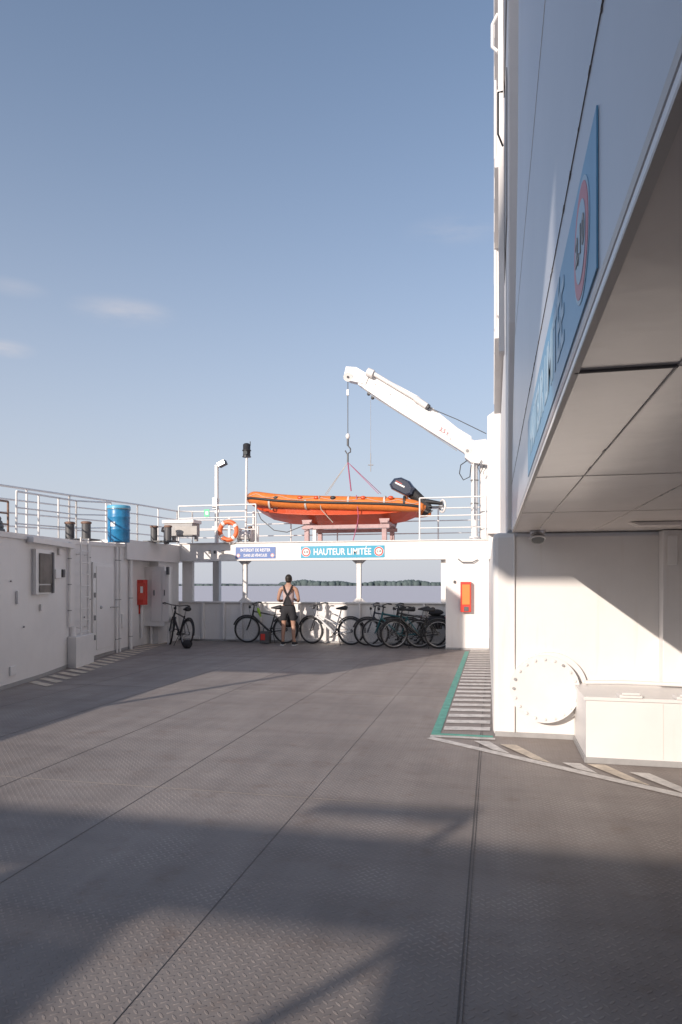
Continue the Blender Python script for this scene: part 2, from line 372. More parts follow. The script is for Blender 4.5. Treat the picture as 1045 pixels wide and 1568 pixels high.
for px in (321,329,341): 
    a=PV(px,846,16.99); pl.box((a[0]-0.03,16.985,a[1]-0.03),(a[0]+0.03,16.997,a[1]+0.05),DGREY)
pl.done()
def sign_disc(b_,c,nrm,r,rd=RED,wt=TXT):
    c=Vector(c); nrm=Vector(nrm).normalized()
    b_.cyl(c,c+nrm*0.0015,r,wt,seg=32); b_.cyl(c+nrm*0.0015,c+nrm*0.0025,r*0.92,rd,seg=32); b_.cyl(c+nrm*0.0025,c+nrm*0.0035,r*0.66,wt,seg=32)
sg=B('height_limit_sign'); a=PV(461,836.5,16.99); c=PV(589,853.5,16.99)
sg.box((a[0],16.985,c[1]),(c[0],16.998,a[1]),SIGNB)
zc=(a[1]+c[1])/2; sign_disc(sg,(a[0]+0.14,16.984,zc),(0,-1,0),0.122); sign_disc(sg,(c[0]-0.14,16.984,zc),(0,-1,0),0.122)
so=sg.done(); text('HAUTEUR LIMITÉE',((a[0]+c[0])/2,16.982,zc-0.005),(math.pi/2,0,0),0.235,TXT,so,'lettering',bold=0.004,sx=0.79)
for xx in (a[0]+0.14,c[0]-0.14): text('2,10',(xx,16.978,zc),(math.pi/2,0,0),0.07,CLOTH,so,'limit_figure',bold=0.002)
sg=B('passenger_warning_sign'); a=PV(361,838,16.99); c=PV(422,855,16.99); zc=(a[1]+c[1])/2
sg.box((a[0],16.985,c[1]),(c[0],16.998,a[1]),SIGND); sign_disc(sg,(a[0]+0.08,16.984,zc-0.07),(0,-1,0),0.05); sign_disc(sg,(c[0]-0.08,16.984,zc-0.07),(0,-1,0),0.05)
so=sg.done(); um=(a[0]+c[0])/2
text('INTERDIT DE RESTER',(um,16.982,zc+0.065),(math.pi/2,0,0),0.11,TXT,so,'lettering_upper',bold=0.002,sx=0.80); text('DANS LES VÉHICULES',(um,16.982,zc-0.07),(math.pi/2,0,0),0.10,TXT,so,'lettering_lower',bold=0.002,sx=0.68)
# ---------------------------------------------------------------- starboard deckhouse
SB=B('starboard_deckhouse',0.05)
SB.prism([(0.0,7.09,0),(8,7.09,0),(8,17.0,0),(0.06,17.0,0),(-0.08,16.0,0)],(0,0,2.06),WHITE)
SB.done()
SK=B('deckhouse_trim',0.003)
SK.box((0.02,7.075,0.0),(0.784,7.088,0.05),GREY)
SK.box((0.784,6.195,0.0),(4.4,6.208,0.05),GREY); SK.box((0.77,6.2,0.0),(0.783,7.06,0.05),GREY)
SK.done()
cw=B('cabinet_wall',0.01); cw.box((-1.08,16.05,0),(-0.09,16.25,2.13),WHITE); cw.box((-1.085,16.03,0.0),(-0.1,16.048,0.05),GREY)
cw.box((-1.08,16.26,0),(-1.0,17.18,2.13),WHITE); cw.done()
oc=B('orange_hose_cabinet',0.01); fv(oc,706,891,722,937,16.04,0.16,RED); fv(oc,708,895,720,926,15.875,0.012,mat('orange_door',(0.85,0.22,0.05),0.4)); fv(oc,711,929,718,936,15.875,0.01,DGREY)
fv(oc,695,889,698,893,16.04,0.04,DGREY)
oc.tube([P3(702,856,16.0),P3(708,861,15.98),P3(724,861,15.98),P3(732,857,16.0)],0.012,DGREY); oc.done()
th=B('crane_side_housing',0.02)
th.prism([(-0.12,15.0,2.61),(1.8,15.0,2.61),(1.8,15.0,5.6),(0.28,15.0,5.42),(-0.12,15.0,5.15)],(0,1.9,0),WHITE)
th.box((-0.10,15.2,2.07),(1.7,16.8,2.605),WHITE); th.done()
bx=B('deck_storage_box',0.012); bx.box((0.784,6.21,0),(4.4,7.07,0.54),WHITE); bx.box((0.765,6.19,0.542),(4.4,7.075,0.572),WHITE2)
for u in (1.05,1.5): bx.box((u,6.17,0.575),(u+0.18,6.33,0.60),WHITE2); bx.cyl((u+0.02,6.17,0.61),(u+0.16,6.17,0.61),0.014,WHITE2)
bx.tube([(0.86,6.9,0.6),(1.2,6.9,0.61),(1.8,6.9,0.60),(2.4,6.9,0.61)],0.02,WHITE2)
for u in (1.4,2.0,2.6): bx.box((u,6.2065,0.06),(u+0.003,6.209,0.53),SEAML)
bx.done()
pc=B('corner_pilaster',0.015); pc.box((1.56,6.93,0.575),(1.75,7.088,2.05),WHITE); pc.box((1.75,6.85,0.575),(3.0,7.088,2.05),WHITE); pc.box((1.60,6.915,1.72),(1.69,6.928,2.0),WHITE2); pc.done()
fl=B('round_flange_hatch',0.004)
c=Vector((0.50,7.09,0.515))
fl.cyl(c+Vector((0.05,0,0)),c+Vector((0.05,-0.06,0)),0.35,WHITE,seg=48); fl.cyl(c+Vector((0,-0.06,0)),c+Vector((0,-0.13,0)),0.30,WHITE,seg=48)
fl.cyl(c+Vector((-0.01,-0.13,0)),c+Vector((-0.01,-0.165,0)),0.33,WHITE2,seg=48)
for k in range(20):
    q=2*math.pi*k/20; p=c+Vector((-0.01+math.cos(q)*0.293,-0.165,math.sin(q)*0.293)); fl.cyl(p,p+Vector((0,-0.018,0)),0.015,GREY if k in (9,10,3) else WHITE2,seg=6)
fl.done()
vp=B('vertical_wall_stiffener',0.01); vp.box((0.2,7.06,0.05),(0.215,7.088,2.05),WHITE); vp.done()
# ---------------------------------------------------------------- overhanging superstructure
ov=B('ferry_superstructure',0.012)
UE=0.18
poly=[(UE,-7.5,2.075),(UE,7.07,2.075),(UE,6.6,3.0),(UE,5.9,3.67),(UE,5.25,4.7),(UE,5.05,6.0),(UE,4.95,15),(UE,-7.5,15)]
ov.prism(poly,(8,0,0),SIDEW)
ov.prism([(0.14,7.09,2.09),(0.14,14.0,2.09),(0.14,14.0,4.6),(0.14,12.8,4.9),(0.14,12.8,15),(0.14,7.0,15),(0.14,6.6,4.0)],(7.5,0,0),WHITE)
ov.done()
cl=B('overhang_ceiling'); cl.box((UE+0.004,-7.4,2.058),(8.1,7.05,2.072),CEIL)
cl.box((UE+0.004,-7.4,2.052),(UE+0.02,7.05,2.0575),SEAML)
for u,w_ in ((0.42,0.0025),(0.95,0.0025),(1.75,0.003)):
    cl.box((u-w_,-7,2.0550),(u+w_,7.0,2.0575),SEAML)
    for k in range(46):
        if random.random()<0.45:
            q=random.random()*7.5-0.5; cl.box((u-0.005+random.uniform(-.003,.003),q,2.0542),(u+0.002+random.uniform(-.002,.004),q+random.uniform(0.01,0.07),2.057),GREY if random.random()<0.5 else SEAML)
for v in (1.72,3.4,5.1): cl.box((UE+0.02,v-0.002,2.0553),(8,v+0.002,2.0572),SEAML)
cl.box((UE+0.01,1.712,2.052),(0.42,1.722,2.0572),SEAM)
cl.done()
lp=B('ceiling_lamp'); lp.cyl((0.42,6.85,2.055),(0.42,6.85,2.03),0.075,STEEL,seg=24); lp.cyl((0.42,6.85,2.03),(0.42,6.80,1.975),0.055,GREY,0.07,seg=24); lp.ring((0.42,6.80,1.975),(0,-0.4,-1),0.068,0.01,STEEL); lp.cyl((0.42,6.80,1.972),(0.42,6.797,1.968),0.06,GLASS,seg=20); lp.done()
lc=B('ceiling_light_housing',0.01); lc.prism([(1.1,6.0,2.055),(1.55,6.0,2.055),(1.48,6.0,2.02),(1.17,6.0,2.02)],(0,0.14,0),CEIL); lc.done()
sm=B('side_weld_seams')
sm.box((UE-0.0025,-7,2.519),(UE-0.0005,6.9,2.522),SEAM)
for k in range(60):
    v=0.3+random.random()*6.5; sm.box((UE-0.003,v,2.513+random.uniform(0,.006)),(UE-0.0005,v+random.uniform(.005,.03),2.520+random.uniform(0,.006)),SEAM)
sm.box((UE-0.002,-7,3.6),(UE-0.0005,5.8,3.603),SEAML)
sm.done()
sg=B('height_limit_sign'); sg.box((UE-0.004,1.26,2.10),(UE-0.0008,3.66,2.385),SIGNF)
sign_disc(sg,(UE-0.004,1.46,2.243),(-1,0,0),0.120,SRED,TXTF); so=sg.done()
text('HAUTEUR LIMITÉE',(UE-0.0052,2.62,2.238),(math.pi/2,0,-math.pi/2),0.235,TXTF,so,'lettering',bold=0.004,sx=0.85)
text('2,10',(UE-0.0085,1.46,2.243),(math.pi/2,0,-math.pi/2),0.08,GREY,so,'limit_figure',bold=0.002)
wg=B('bridge_wing',0.01)
for z in (4.7,6.9,9.2,11.6):
    wg.box((0.02,9.0,z),(0.138,13.0,z+0.14),WHITE)
    for k in range(5): wg.cyl((0.03,9.05+k*0.95,z+0.14),(0.03,9.05+k*0.95,z+1.15),0.018,WHITE2)
    for hh in (0.45,0.8,1.15): wg.cyl((0.03,9.05,z+hh),(0.03,12.9,z+hh),0.015,WHITE2)
wg.box((0.03,11.2,4.84),(0.138,12.9,6.9),WHITE); wg.box((0.05,10.8,7.04),(0.138,12.9,9.2),WHITE); wg.box((0.06,11.0,9.34),(0.138,12.9,15),WHITE)
for z in (5.2,7.5,9.9): wg.box((0.125,7.0,z),(0.137,8.6,z+1.5),GREY)
wg.prism([(0.06,7.4,4.0),(0.06,7.55,4.0),(0.06,8.9,9.0),(0.06,8.7,9.0)],(0.06,0,0),WHITE)
wg.tube([(0.06,8.5,8.0),(-0.01,8.6,8.15),(-0.01,8.7,8.5),(0.05,8.8,8.7)],0.02,WHITE2)
wg.tube([(0.1,7.2,6.6),(0.05,7.2,6.6),(0.05,7.25,6.2),(0.1,7.3,6.1)],0.010,BLKM)
wg.done()
# ---------------------------------------------------------------- light direction
BETA=math.radians(24); EL=math.radians(17)
Ld=Vector((math.sin(BETA)*math.cos(EL),math.cos(BETA)*math.cos(EL),-math.sin(EL)))
# ---------------------------------------------------------------- added shadow casters, out of frame
VG=-8.0
def back(ug,vg):
    return (ug-(vg-VG)*math.tan(BETA), VG, (vg-VG)*math.tan(EL)/math.cos(BETA))
ft=B('added_aft_shadow_plate')  # unseen plate added for foreground shadows; its gaps shape the lit patch and streaks
A1=back(-0.42,3.2); A2=back(-0.50,1.0); B1=back(-1.62,3.05); B2=back(-1.60,1.0)
ztop=back(0,4.15)[2]
# solid plate right of the opening, left of the opening (with slits), sill, top beam
ft.prism([A1,(-4.35,VG,A1[2]),(-4.35,VG,0),(A2[0],VG,0),A2],(0,-0.12,0),WHITE)
zs=[0.0,back(0,2.70)[2],back(0,2.84)[2],back(0,3.42)[2],back(0,3.54)[2]]
def lerpB(z):
    t=(z-B2[2])/(B1[2]-B2[2]); t=max(0,min(1,t)); return B2[0]+(B1[0]-B2[0])*t
ft.prism([(-10,VG,0),(lerpB(0),VG,0),(B2[0],VG,B2[2]),(lerpB(zs[1]),VG,zs[1]),(-10,VG,zs[1])],(0,-0.12,0),WHITE)
ft.prism([(-10,VG,zs[2]),(lerpB(zs[2]),VG,zs[2]),(B1[0],VG,min(B1[2],zs[3])),(-10,VG,min(B1[2],zs[3]))],(0,-0.12,0),WHITE)
ft.box((lerpB(zs[1])-0.9,VG-0.12,zs[1]),(-10,VG-0.02,zs[2]),WHITE)
ft.box((B1[0]-2.1,VG-0.12,B1[2]),(-10,VG-0.02,ztop),WHITE)
ft.box((B1[0]-1.0,VG-0.12,B1[2]),(-4.35,VG-0.01,ztop),WHITE)
ft.box((B1[0]-2.2,VG-0.12,B1[2]+0.09),(B1[0]-1.01,VG-0.02,ztop),WHITE)
ft.box((A2[0],VG-0.12,0.0),(B2[0],VG-0.01,B2[2]-0.2),WHITE)
p1=back(-0.35,3.0); p2=back(-1.4,1.4); ft.tube([(p1[0],VG-0.05,p1[2]),(p2[0],VG-0.05,p2[2])],0.035,WHITE)
p1=back(-1.2,4.6); p2=back(-0.1,4.75); ft.prism([(p1[0],VG,p1[2]-0.02),(p2[0],VG,p2[2]-0.08),(p2[0],VG,p2[2]+0.01),(p1[0],VG,p1[2]+0.02)],(0,-0.1,0),WHITE)
ft.box((p2[0]-0.03,VG-0.08,ztop),(p2[0]+0.03,VG-0.02,p2[2]-0.05),WHITE)
ft.done()
fu=B('added_aft_shadow_block'); fu.box((-4.4,-12,0),(8,-8.13,14),WHITE); fu.box((-7.0,-9,6.95),(-4.4,-8,14),WHITE); fu.box((-5.5,-9,6.5),(-4.4,-8,6.95),WHITE); fu.done()  # unseen blocks added to keep sun off the superstructure side
wf=B('added_port_shadow_block'); wf.box((-10.5,1,3.42),(-7.35,2,6.2),WHITE)  # unseen block on legs, added to shade the far deck and bulwark
for u in (-10.2,-7.6): wf.cyl((u,1.5,1.95),(u,1.5,3.42),0.06,WHITE)
wf.done()
# ---------------------------------------------------------------- railings
def railing(name,pts,h=1.02,rails=(0.35,0.68,1.02),posts=1.3,r=0.02,mt=WHITE2):
    bd=B(name); P=[Vector(p) for p in pts]
    for a in rails: bd.tube([p+Vector((0,0,a)) for p in P],r if a==rails[-1] else r*0.75,mt,8)
    for a,b_ in zip(P[:-1],P[1:]):
        dd=(b_-a); n_=max(1,round(dd.length/posts))
        for k in range(n_+1):
            p=a+dd*k/n_; bd.cyl(p,p+Vector((0,0,h)),r,mt,seg=8); bd.cyl(p,p+Vector((0,0,0.02)),r*2.2,mt,seg=8)
    return bd.done()
railing('deck_railing',[(-9.5,6,2.06),(-9.5,11,2.36),(-9.55,14,2.48),(-9.5,17,2.6),(-9.3,19.0,2.62),(-8.9,19.2,2.62),(-7.2,19.25,2.6)],1.1,(0.3,0.57,0.84,1.1),1.3,0.024)
railing('deck_railing',[(-8.3,17.05,2.63),(PV(392,800,17.05)[0],17.05,2.63)],1.0,(0.34,0.67,1.0),1.0)
railing('deck_railing',[(PV(643,800,17.1)[0],17.1,2.63),(PV(744,800,17.1)[0],17.1,2.63)],1.05,(0.3,0.6,1.05),1.1)
railing('deck_railing',[(-7.2,19.25,2.6),(-3,19.25,2.6),(0,19.25,2.6)],1.05,(0.35,0.7,1.05),1.5)
railing('deck_railing',[(-8.6,11.0,2.35),(-8.9,13.3,2.45),(-8.85,14.6,2.56)],0.9,(0.3,0.6,0.9),0.9)
railing('rusty_rack_frame',[(-8.7,9.6,2.3),(-8.7,10.9,2.33)],0.72,(0.3,0.5,0.72),0.5,0.02,RUST)
gd=B('coiled_mooring_rope')
for k in range(5): gd.ring((-8.6,10.2,2.40+0.07*k),(0,0,1),0.30-0.02*k,0.04,DGREY,24,8)
gd.done()
def bollard(px,v,z,h,r=0.12,n_=2,mt=DGREY):
    bd=B('mooring_bollard'); u=PV(px,800,v)[0]
    for k in range(n_):
        uu=u+k*0.38; bd.cyl((uu,v,z),(uu,v,z+h),r,mt,seg=20); bd.tube([(uu,v,z+h),(uu,v,z+h+0.015),(uu,v,z+h+0.04),(uu,v,z+h+0.055)],[r,r*1.2,r*1.2,r*0.9],RUST,20)
    bd.box((u-0.2,v-0.2,z),(u+0.38*(n_-1)+0.2,v+0.2,z+0.03),mt); bd.done()
bollard(107,12.6,2.43,0.34,0.09); bollard(236,15.6,2.57,0.36,0.085)
bollard(385,17.7,2.6,0.45,0.08,1)
dm=B('blue_drum'); u=PV(182,800,13.9)[0]; z=2.47
dm.tube([(u,13.9,z),(u,13.9,z+0.02),(u,13.9,z+0.26),(u,13.9,z+0.28),(u,13.9,z+0.30),(u,13.9,z+0.54),(u,13.9,z+0.56),(u,13.9,z+0.58),(u,13.9,z+0.72)],[0.235,0.24,0.24,0.252,0.24,0.24,0.252,0.24,0.24],BLUE,32)
dm.tube([(u,13.9,z+0.72),(u,13.9,z+0.735),(u,13.9,z+0.80),(u,13.9,z+0.82)],[0.25,0.258,0.258,0.24],LBLUE,32)
dm.ring((u,13.9,z+0.74),(0,0,1),0.256,0.010,STEEL,32); dm.box((u-0.06,13.655,z+0.34),(u+0.05,13.665,z+0.44),TXT); dm.done()
cr=B('liferaft_crate',0.02); fv(cr,264,802,306,822,16.4,0.45,GREY); fv(cr,262,799,309,803,16.42,0.5,WHITE2); fv(cr,268,806,302,819,15.945,0.012,mat('crate_panel',(0.42,0.40,0.38),0.5,var=0.2)); fv(cr,266,822,270,829,16.3,0.1,GREY); fv(cr,300,822,304,829,16.3,0.1,GREY); cr.done()
vt=B('mushroom_vent'); u,z=PV(255,828,16.2); vt.cyl((u,16.2,2.56),(u,16.2,2.85),0.07,BLKM); vt.tube([(u,16.2,2.85),(u,16.2,2.88),(u,16.2,2.98),(u,16.2,3.02)],[0.07,0.14,0.12,0.03],BLKM,20); vt.done()
ex=B('assembly_point_sign'); fv(ex,313,780,321,791,17.0,0.015,SGREEN); fv(ex,315,783,319,788,16.984,0.003,TXT); ex.done()
lr=B('life_ring'); c=P3(350,813,16.9); lr.ring(c,(0,-1,0),0.235,0.062,LIFE,32,12)
for q in (0.6,2.2,3.8,5.4):
    p=c+Vector((math.cos(q)*0.235,0,math.sin(q)*0.235)); tdir=Vector((-math.sin(q),0,math.cos(q)))*0.035; lr.tube([p-tdir,p+tdir],0.066,TXT,12)
lr.ring(c+Vector((0,-0.03,0)),(0,-1,0),0.31,0.008,ROPE,32,5)
lr.box((c.x-0.03,16.95,c.z-0.35),(c.x+0.03,16.98,c.z+0.35),WHITE2); lr.done()
fp=B('floodlight_post'); u0,_=PV(332,800,17.3); zt=PV(332,712,17.3)[1]
fp.cyl((u0,17.3,2.6),(u0,17.3,zt),0.055,WHITE2); fp.box((u0-0.09,17.2,3.0),(u0+0.09,17.4,3.08),WHITE2); fp.box((u0-0.07,17.17,3.55),(u0+0.06,17.24,3.85),WHITE2)
fp.cyl((u0,17.3,zt-0.08),(u0+0.12,17.3,zt+0.0),0.025,GREY)
fp.M=Matrix.Translation((u0+0.18,17.25,zt+0.02))@Matrix.Rotation(math.radians(-25),4,'Y'); fp.box((-0.11,-0.1,-0.06),(0.11,0.1,0.06),DGREY); fp.box((-0.10,-0.106,-0.05),(0.10,-0.1,0.05),STEEL); fp.M=Matrix.Identity(4)
for k in range(4): fp.cyl((u0+0.08,17.25,2.9+0.28*k),(u0+0.08,17.25,3.0+0.28*k),0.02,WHITE2)
fp.done()
sp=B('signal_lamp_pole'); u0,zb=PV(378,760,17.4); _,zt=PV(378,700,17.4)
sp.cyl((u0-0.03,17.4,2.6),(u0,17.4,zt),0.03,WHITE2); sp.cyl((u0,17.4,zt),(u0,17.4,zt+0.02),0.12,BLKM)
sp.tube([(u0,17.4,zt+0.02),(u0,17.4,zt+0.16),(u0,17.4,zt+0.17),(u0,17.4,zt+0.19),(u0,17.4,zt+0.2),(u0,17.4,zt+0.34),(u0,17.4,zt+0.37)],[0.10,0.10,0.12,0.12,0.10,0.10,0.06],BLACK,18)
sp.cyl((u0,17.4,zt+0.1),(u0,17.28,zt+0.1),0.06,GLASS); sp.cyl((u0+0.1,17.4,zt+0.3),(u0+0.1,17.4,zt+0.42),0.012,BLKM); sp.done()
mc=B('mooring_winch',0.01); u,z=PV(378,815,17.6); mc.cyl((u-0.22,17.6,2.85),(u+0.16,17.6,2.85),0.12,WHITE2,seg=20)
for o in (-0.22,0.16): mc.cyl((u+o,17.6,2.85),(u+o+0.03,17.6,2.85),0.2,WHITE2,seg=24)
mc.box((u-0.25,17.45,2.6),(u+0.2,17.75,2.68),GREY); mc.cyl((u+0.2,17.6,2.68),(u+0.2,17.6,3.5),0.035,WHITE2); mc.cyl((u+0.32,17.6,2.6),(u+0.32,17.6,3.1),0.03,WHITE2); mc.done()
# ---------------------------------------------------------------- rescue boat
VN,VF=17.35,18.95; VM=(VN+VF)/2
bt=B('rescue_boat')
nearpx=[(652,777,0.05),(644,776,0.12),(630,774,0.165),(600,772,0.175),(560,771,0.18),(510,770,0.18),(460,769,0.18),(425,767,0.18),(402,764,0.18)]
near=[P3(a,b_,VN) for a,b_,_ in nearpx]; rr=[r for *_,r in nearpx]
zb=near[-1].z+0.05
ub=near[-1].x; bow=[Vector((ub-0.26,VN+0.12,zb+0.0)),Vector((ub-0.42,VN+0.40,zb+0.02)),Vector((ub-0.48,VM,zb+0.03)),Vector((ub-0.42,VF-0.40,zb+0.02)),Vector((ub-0.26,VF-0.12,zb+0.0))]
far=[Vector((p.x,VF,p.z)) for p in reversed(near)]
path=near+bow+far; R=rr+[0.18,0.175,0.17,0.175,0.18]+list(reversed(rr))
def smooth(P,R,n=3):
    for _ in range(n):
        Q=[P[0]];S=[R[0]]
        for i in range(len(P)-1):
            Q+= [P[i]*0.75+P[i+1]*0.25,P[i]*0.25+P[i+1]*0.75]; S+=[R[i]*0.75+R[i+1]*0.25,R[i]*0.25+R[i+1]*0.75]
        Q.append(P[-1]);S.append(R[-1]); P,R=Q,S
    return P,R
SP,SR=smooth(path,R,2)
bt.tube(SP,SR,ORANGE,20)
def outer(i,ang,extra=0.004):
    p=SP[i]; t=(SP[min(i+1,len(SP)-1)]-SP[max(i-1,0)]).normalized(); o=Vector((0,0,1)).cross(t); o.normalize()
    c=Vector(((near[3].x+ub)/2,VM,p.z))
    if (p-c).dot(o)<0: o=-o
    return p+(o*math.cos(ang)+Vector((0,0,1))*math.sin(ang))*(SR[i]+extra)
idx=list(range(6,len(SP)-6))
bt.tube([outer(i,-0.08,-0.005) for i in idx],0.036,BLACK,8)
gl=[]
for j,i in enumerate(idx): gl.append(outer(i,0.75-0.55*abs(math.sin(j*0.55)),0.012))
bt.tube(gl,0.008,ROPE,5)
for px in (462,487,512,558,600,425):
    p=P3(px,768,VN)
    bt.ball((p.x,VN-0.155,p.z+0.08),0.075,BLACK if px in (512,425) else ORANGE2,ry=0.03,rz=0.05,seg=10,rings=6)
for px in (415,470,535,590,620):
    p=P3(px,770,VN); q=Vector((0.025,0,0)); bt.tube([p-q,p+q],0.183,BANDG if px!=620 else BLACK,20,caps=False)
secs=[]
keel=[(640,791),(620,799),(590,804),(540,805.5),(490,805),(450,802.5),(420,796),(402,786),(388,774)]
for k,(px,py) in enumerate(keel):
    kp=P3(px,py,VM); f=1.0 if k<5 else {5:0.95,6:0.8,7:0.5,8:0.12}[k]; hw=(VM-VN)*f
    zto=P3(540,772,VN).z+(0.0 if k<5 else (k-4)*0.03)
    ch=kp.z+ (zto-kp.z)*0.48
    secs.append([(kp.x,VM-hw,zto),(kp.x,VM-hw*0.96,ch),(kp.x,VM-hw*0.45,kp.z+(ch-kp.z)*0.42),(kp.x,VM,kp.z),(kp.x,VM+hw*0.45,kp.z+(ch-kp.z)*0.42),(kp.x,VM+hw*0.96,ch),(kp.x,VM+hw,zto)])
vs=[p for s_ in secs for p in s_]; fs=[]
for i in range(len(secs)-1):
    for j in range(6): fs.append((i*7+j,i*7+j+1,(i+1)*7+j+1,(i+1)*7+j))
fs.append(tuple(range(7))); fs.append(tuple(range(len(vs)-7,len(vs))))
bt.add(vs,fs,ORANGE2,False)
bt.tube([Vector(s_[1])+Vector((0,-0.01,0)) for s_ in secs[:-1]],0.02,ORANGE2,6)
zt=P3(540,768,VN).z
bt.box((near[3].x-3.2,VN+0.1,zt-0.12),(near[3].x+0.35,VF-0.1,zt-0.08),GREY)
bt.box((near[3].x+0.30,VN+0.15,zt-0.3),(near[3].x+0.36,VF-0.15,zt+0.12),ORANGE)
bt.box((near[3].x-1.2,VM-0.25,zt-0.1),(near[3].x-0.8,VM+0.25,zt+0.20),ORANGE)
bo=bt.done()
slg=B('sling_lines'); hk=P3(533,708,17.9)
for px,py,v in ((500,758,VN+0.3),(580,756,VN+0.2),(498,757,VF-0.3),(584,756,VF-0.3)): slg.tube([hk,P3(px,py,v)],0.008,PINKROPE if px in(580,584) else ROPE,5)
slg.tube([hk,P3(538,752,VM)],0.018,PINKROPE,6)
slg.tube([P3(546,758,VN-0.17),P3(549,790,VN-0.12),P3(548,800,VN),P3(540,832,17.02)],0.012,PINKROPE,5)
slg.tube([P3(488,758,VN-0.17),P3(492,780,VN-0.14),P3(510,800,VN)],0.012,ROPE,5)
slg.tube([P3(388,768,VN),P3(400,795,VN-0.05),P3(420,812,17.1),P3(440,815,17.1),P3(470,803,17.1)],0.012,DGREY,5)
slg.done(parent=bo)
ob=B('outboard_motor'); c=P3(617,746,VM)
ob.M=Matrix.Translation(c)@Matrix.Rotation(math.radians(28),4,'Y')
prof=[(-0.34,-0.10),(-0.30,0.10),(-0.14,0.21),(0.12,0.22),(0.32,0.12),(0.36,-0.08),(0.24,-0.18),(-0.24,-0.18)]
def loft(prof,ys,sc,mt):
    vs=[];n_=len(prof)
    for y,s_ in zip(ys,sc):
        for x,z in prof: vs.append((x*s_,y,z*s_))
    fs=[tuple(range(n_)),tuple(range(len(vs)-1,len(vs)-n_-1,-1))]
    for i in range(len(ys)-1):
        for k in range(n_): fs.append((i*n_+k,i*n_+(k+1)%n_,(i+1)*n_+(k+1)%n_,(i+1)*n_+k))
    ob.add(vs,fs,mt,False)
loft(prof,[-0.21,-0.18,-0.1,0.1,0.18,0.21],[0.75,0.92,1,1,0.92,0.75],NAVY)
ob.box((-0.20,-0.215,-0.01),(0.08,-0.2115,0.03),TXT)
ob.box((-0.20,-0.215,0.05),(-0.02,-0.2115,0.065),RED)
ob.M=Matrix.Identity(4)
a=P3(628,752,VM); b_=P3(660,780,VM); ob.tube([a,P3(645,766,VM),b_],[0.17,0.13,0.09],BLKM,10,flat=0.6)
ob.tube([P3(640,768,VM),P3(655,768,VM),P3(678,771,VM)],[0.05,0.07,0.04],BLKM,10)
ob.prism([P3(652,778,VM),P3(664,782,VM),P3(652,789,VM),P3(645,790,VM)],(0,0.03,0),BLKM)
ob.box((b_.x-0.05,VM-0.15,b_.z+0.05),(b_.x+0.25,VM+0.15,b_.z+0.07),BLKM)
pc_=P3(678,775,VM)
for k in range(3):
    q=k*2.1+0.4; dv=Vector((0.15,math.cos(q),math.sin(q)))
    ob.tube([pc_,pc_+dv*0.10,pc_+dv*0.17],[0.03,0.06,0.02],STEEL,8,flat=0.3)
ob.cyl(pc_-Vector((0.1,0,0)),pc_+Vector((0.08,0,0)),0.045,STEEL)
ob.ring(pc_,(1,0.6,0),0.16,0.03,WHITE2,24,6)
ob.done(parent=bo)
ck=B('boat_cradle',0.006)
for px in (472,590):
    u=PV(px,810,17.5)[0]
    for vv in (17.4,18.8): ck.box((u-0.06,vv-0.06,2.6),(u+0.06,vv+0.06,2.96),MAROON); ck.box((u-0.13,vv-0.1,2.601),(u+0.13,vv+0.1,2.64),MAROON)
    for vv in (17.4,18.8): ck.prism([(u-0.06,vv-0.03,2.96),(u+0.06,vv-0.03,2.96),(u+0.14,vv-0.03,3.22),(u-0.14,vv-0.03,3.22)],(0,0.06,0),MAROON)
    ck.box((u-0.10,17.3,3.1),(u+0.10,18.9,3.16),MAROON)
    if px==472: ck.box((u+0.16,17.38,2.6),(u+0.25,17.46,2.965),WHITE2)
ua=PV(465,810,17.5)[0]; uc=PV(598,810,17.5)[0]
ck.box((ua,17.335,2.97),(uc,17.465,3.07),MAROON); ck.box((ua,18.75,2.97),(uc,18.85,3.07),MAROON)
ck.done()
# ---------------------------------------------------------------- crane
cv=17.9
cn=B('davit_crane',0.008)
def slab(bd,pts,v0,w_,mt): bd.prism([P3(x,y,v0) for x,y in pts],(0,w_,0),mt)
slab(cn,[(556,573),(566,566),(640,606),(722,672),(742,682),(742,698),(716,696),(600,623),(548,588)],cv-0.11,0.22,WHITE2)
slab(cn,[(526,578),(530,561),(546,562),(566,574),(560,588),(534,582)],cv-0.14,0.28,WHITE2)
slab(cn,[(640,618),(722,668),(724,684),(712,692),(650,652)],cv-0.14,0.28,WHITE2)
cn.cyl(P3(533,577,cv-0.18),P3(533,577,cv+0.18),0.12,WHITE2,seg=24); cn.cyl(P3(533,577,cv-0.2),P3(533,577,cv+0.2),0.03,DGREY)
cn.cyl(P3(563,569,cv-0.2),P3(572,573,cv-0.2),0.11,WHITE2,seg=18)
cn.cyl(P3(566,568,cv-0.2),P3(638,611,cv-0.2),0.055,WHITE2); cn.cyl(P3(636,610,cv-0.2),P3(654,622,cv-0.2),0.08,WHITE2,seg=16); cn.cyl(P3(650,619,cv-0.2),P3(657,624,cv-0.2),0.075,DGREY,seg=16)
cn.tube([P3(657,624,cv-0.2),P3(700,642,cv-0.15),P3(745,664,cv)],0.012,DGREY,5)
for x,y in ((565,603),(571,609)): cn.ball(P3(x,y,cv),0.05,DGREY)
cn.tube([P3(552,590,cv-0.1),P3(570,606,cv-0.15),P3(640,650,cv-0.16),P3(700,690,cv-0.16)],0.012,GREY,5)
for x,y in ((575,588),(598,604),(622,620),(690,672)): cn.ball(P3(x,y,cv-0.145 if x>640 else cv-0.115),0.014,GREY,seg=8,rings=5)
slab(cn,[(712,700),(716,676),(745,672),(752,690),(750,712),(722,708)],cv-0.2,0.4,WHITE2)
cn.cyl(P3(716,690,cv-0.22),P3(716,690,cv+0.22),0.10,WHITE2,seg=18); cn.cyl(P3(716,690,cv-0.235),P3(716,690,cv+0.235),0.04,GREY,seg=12)
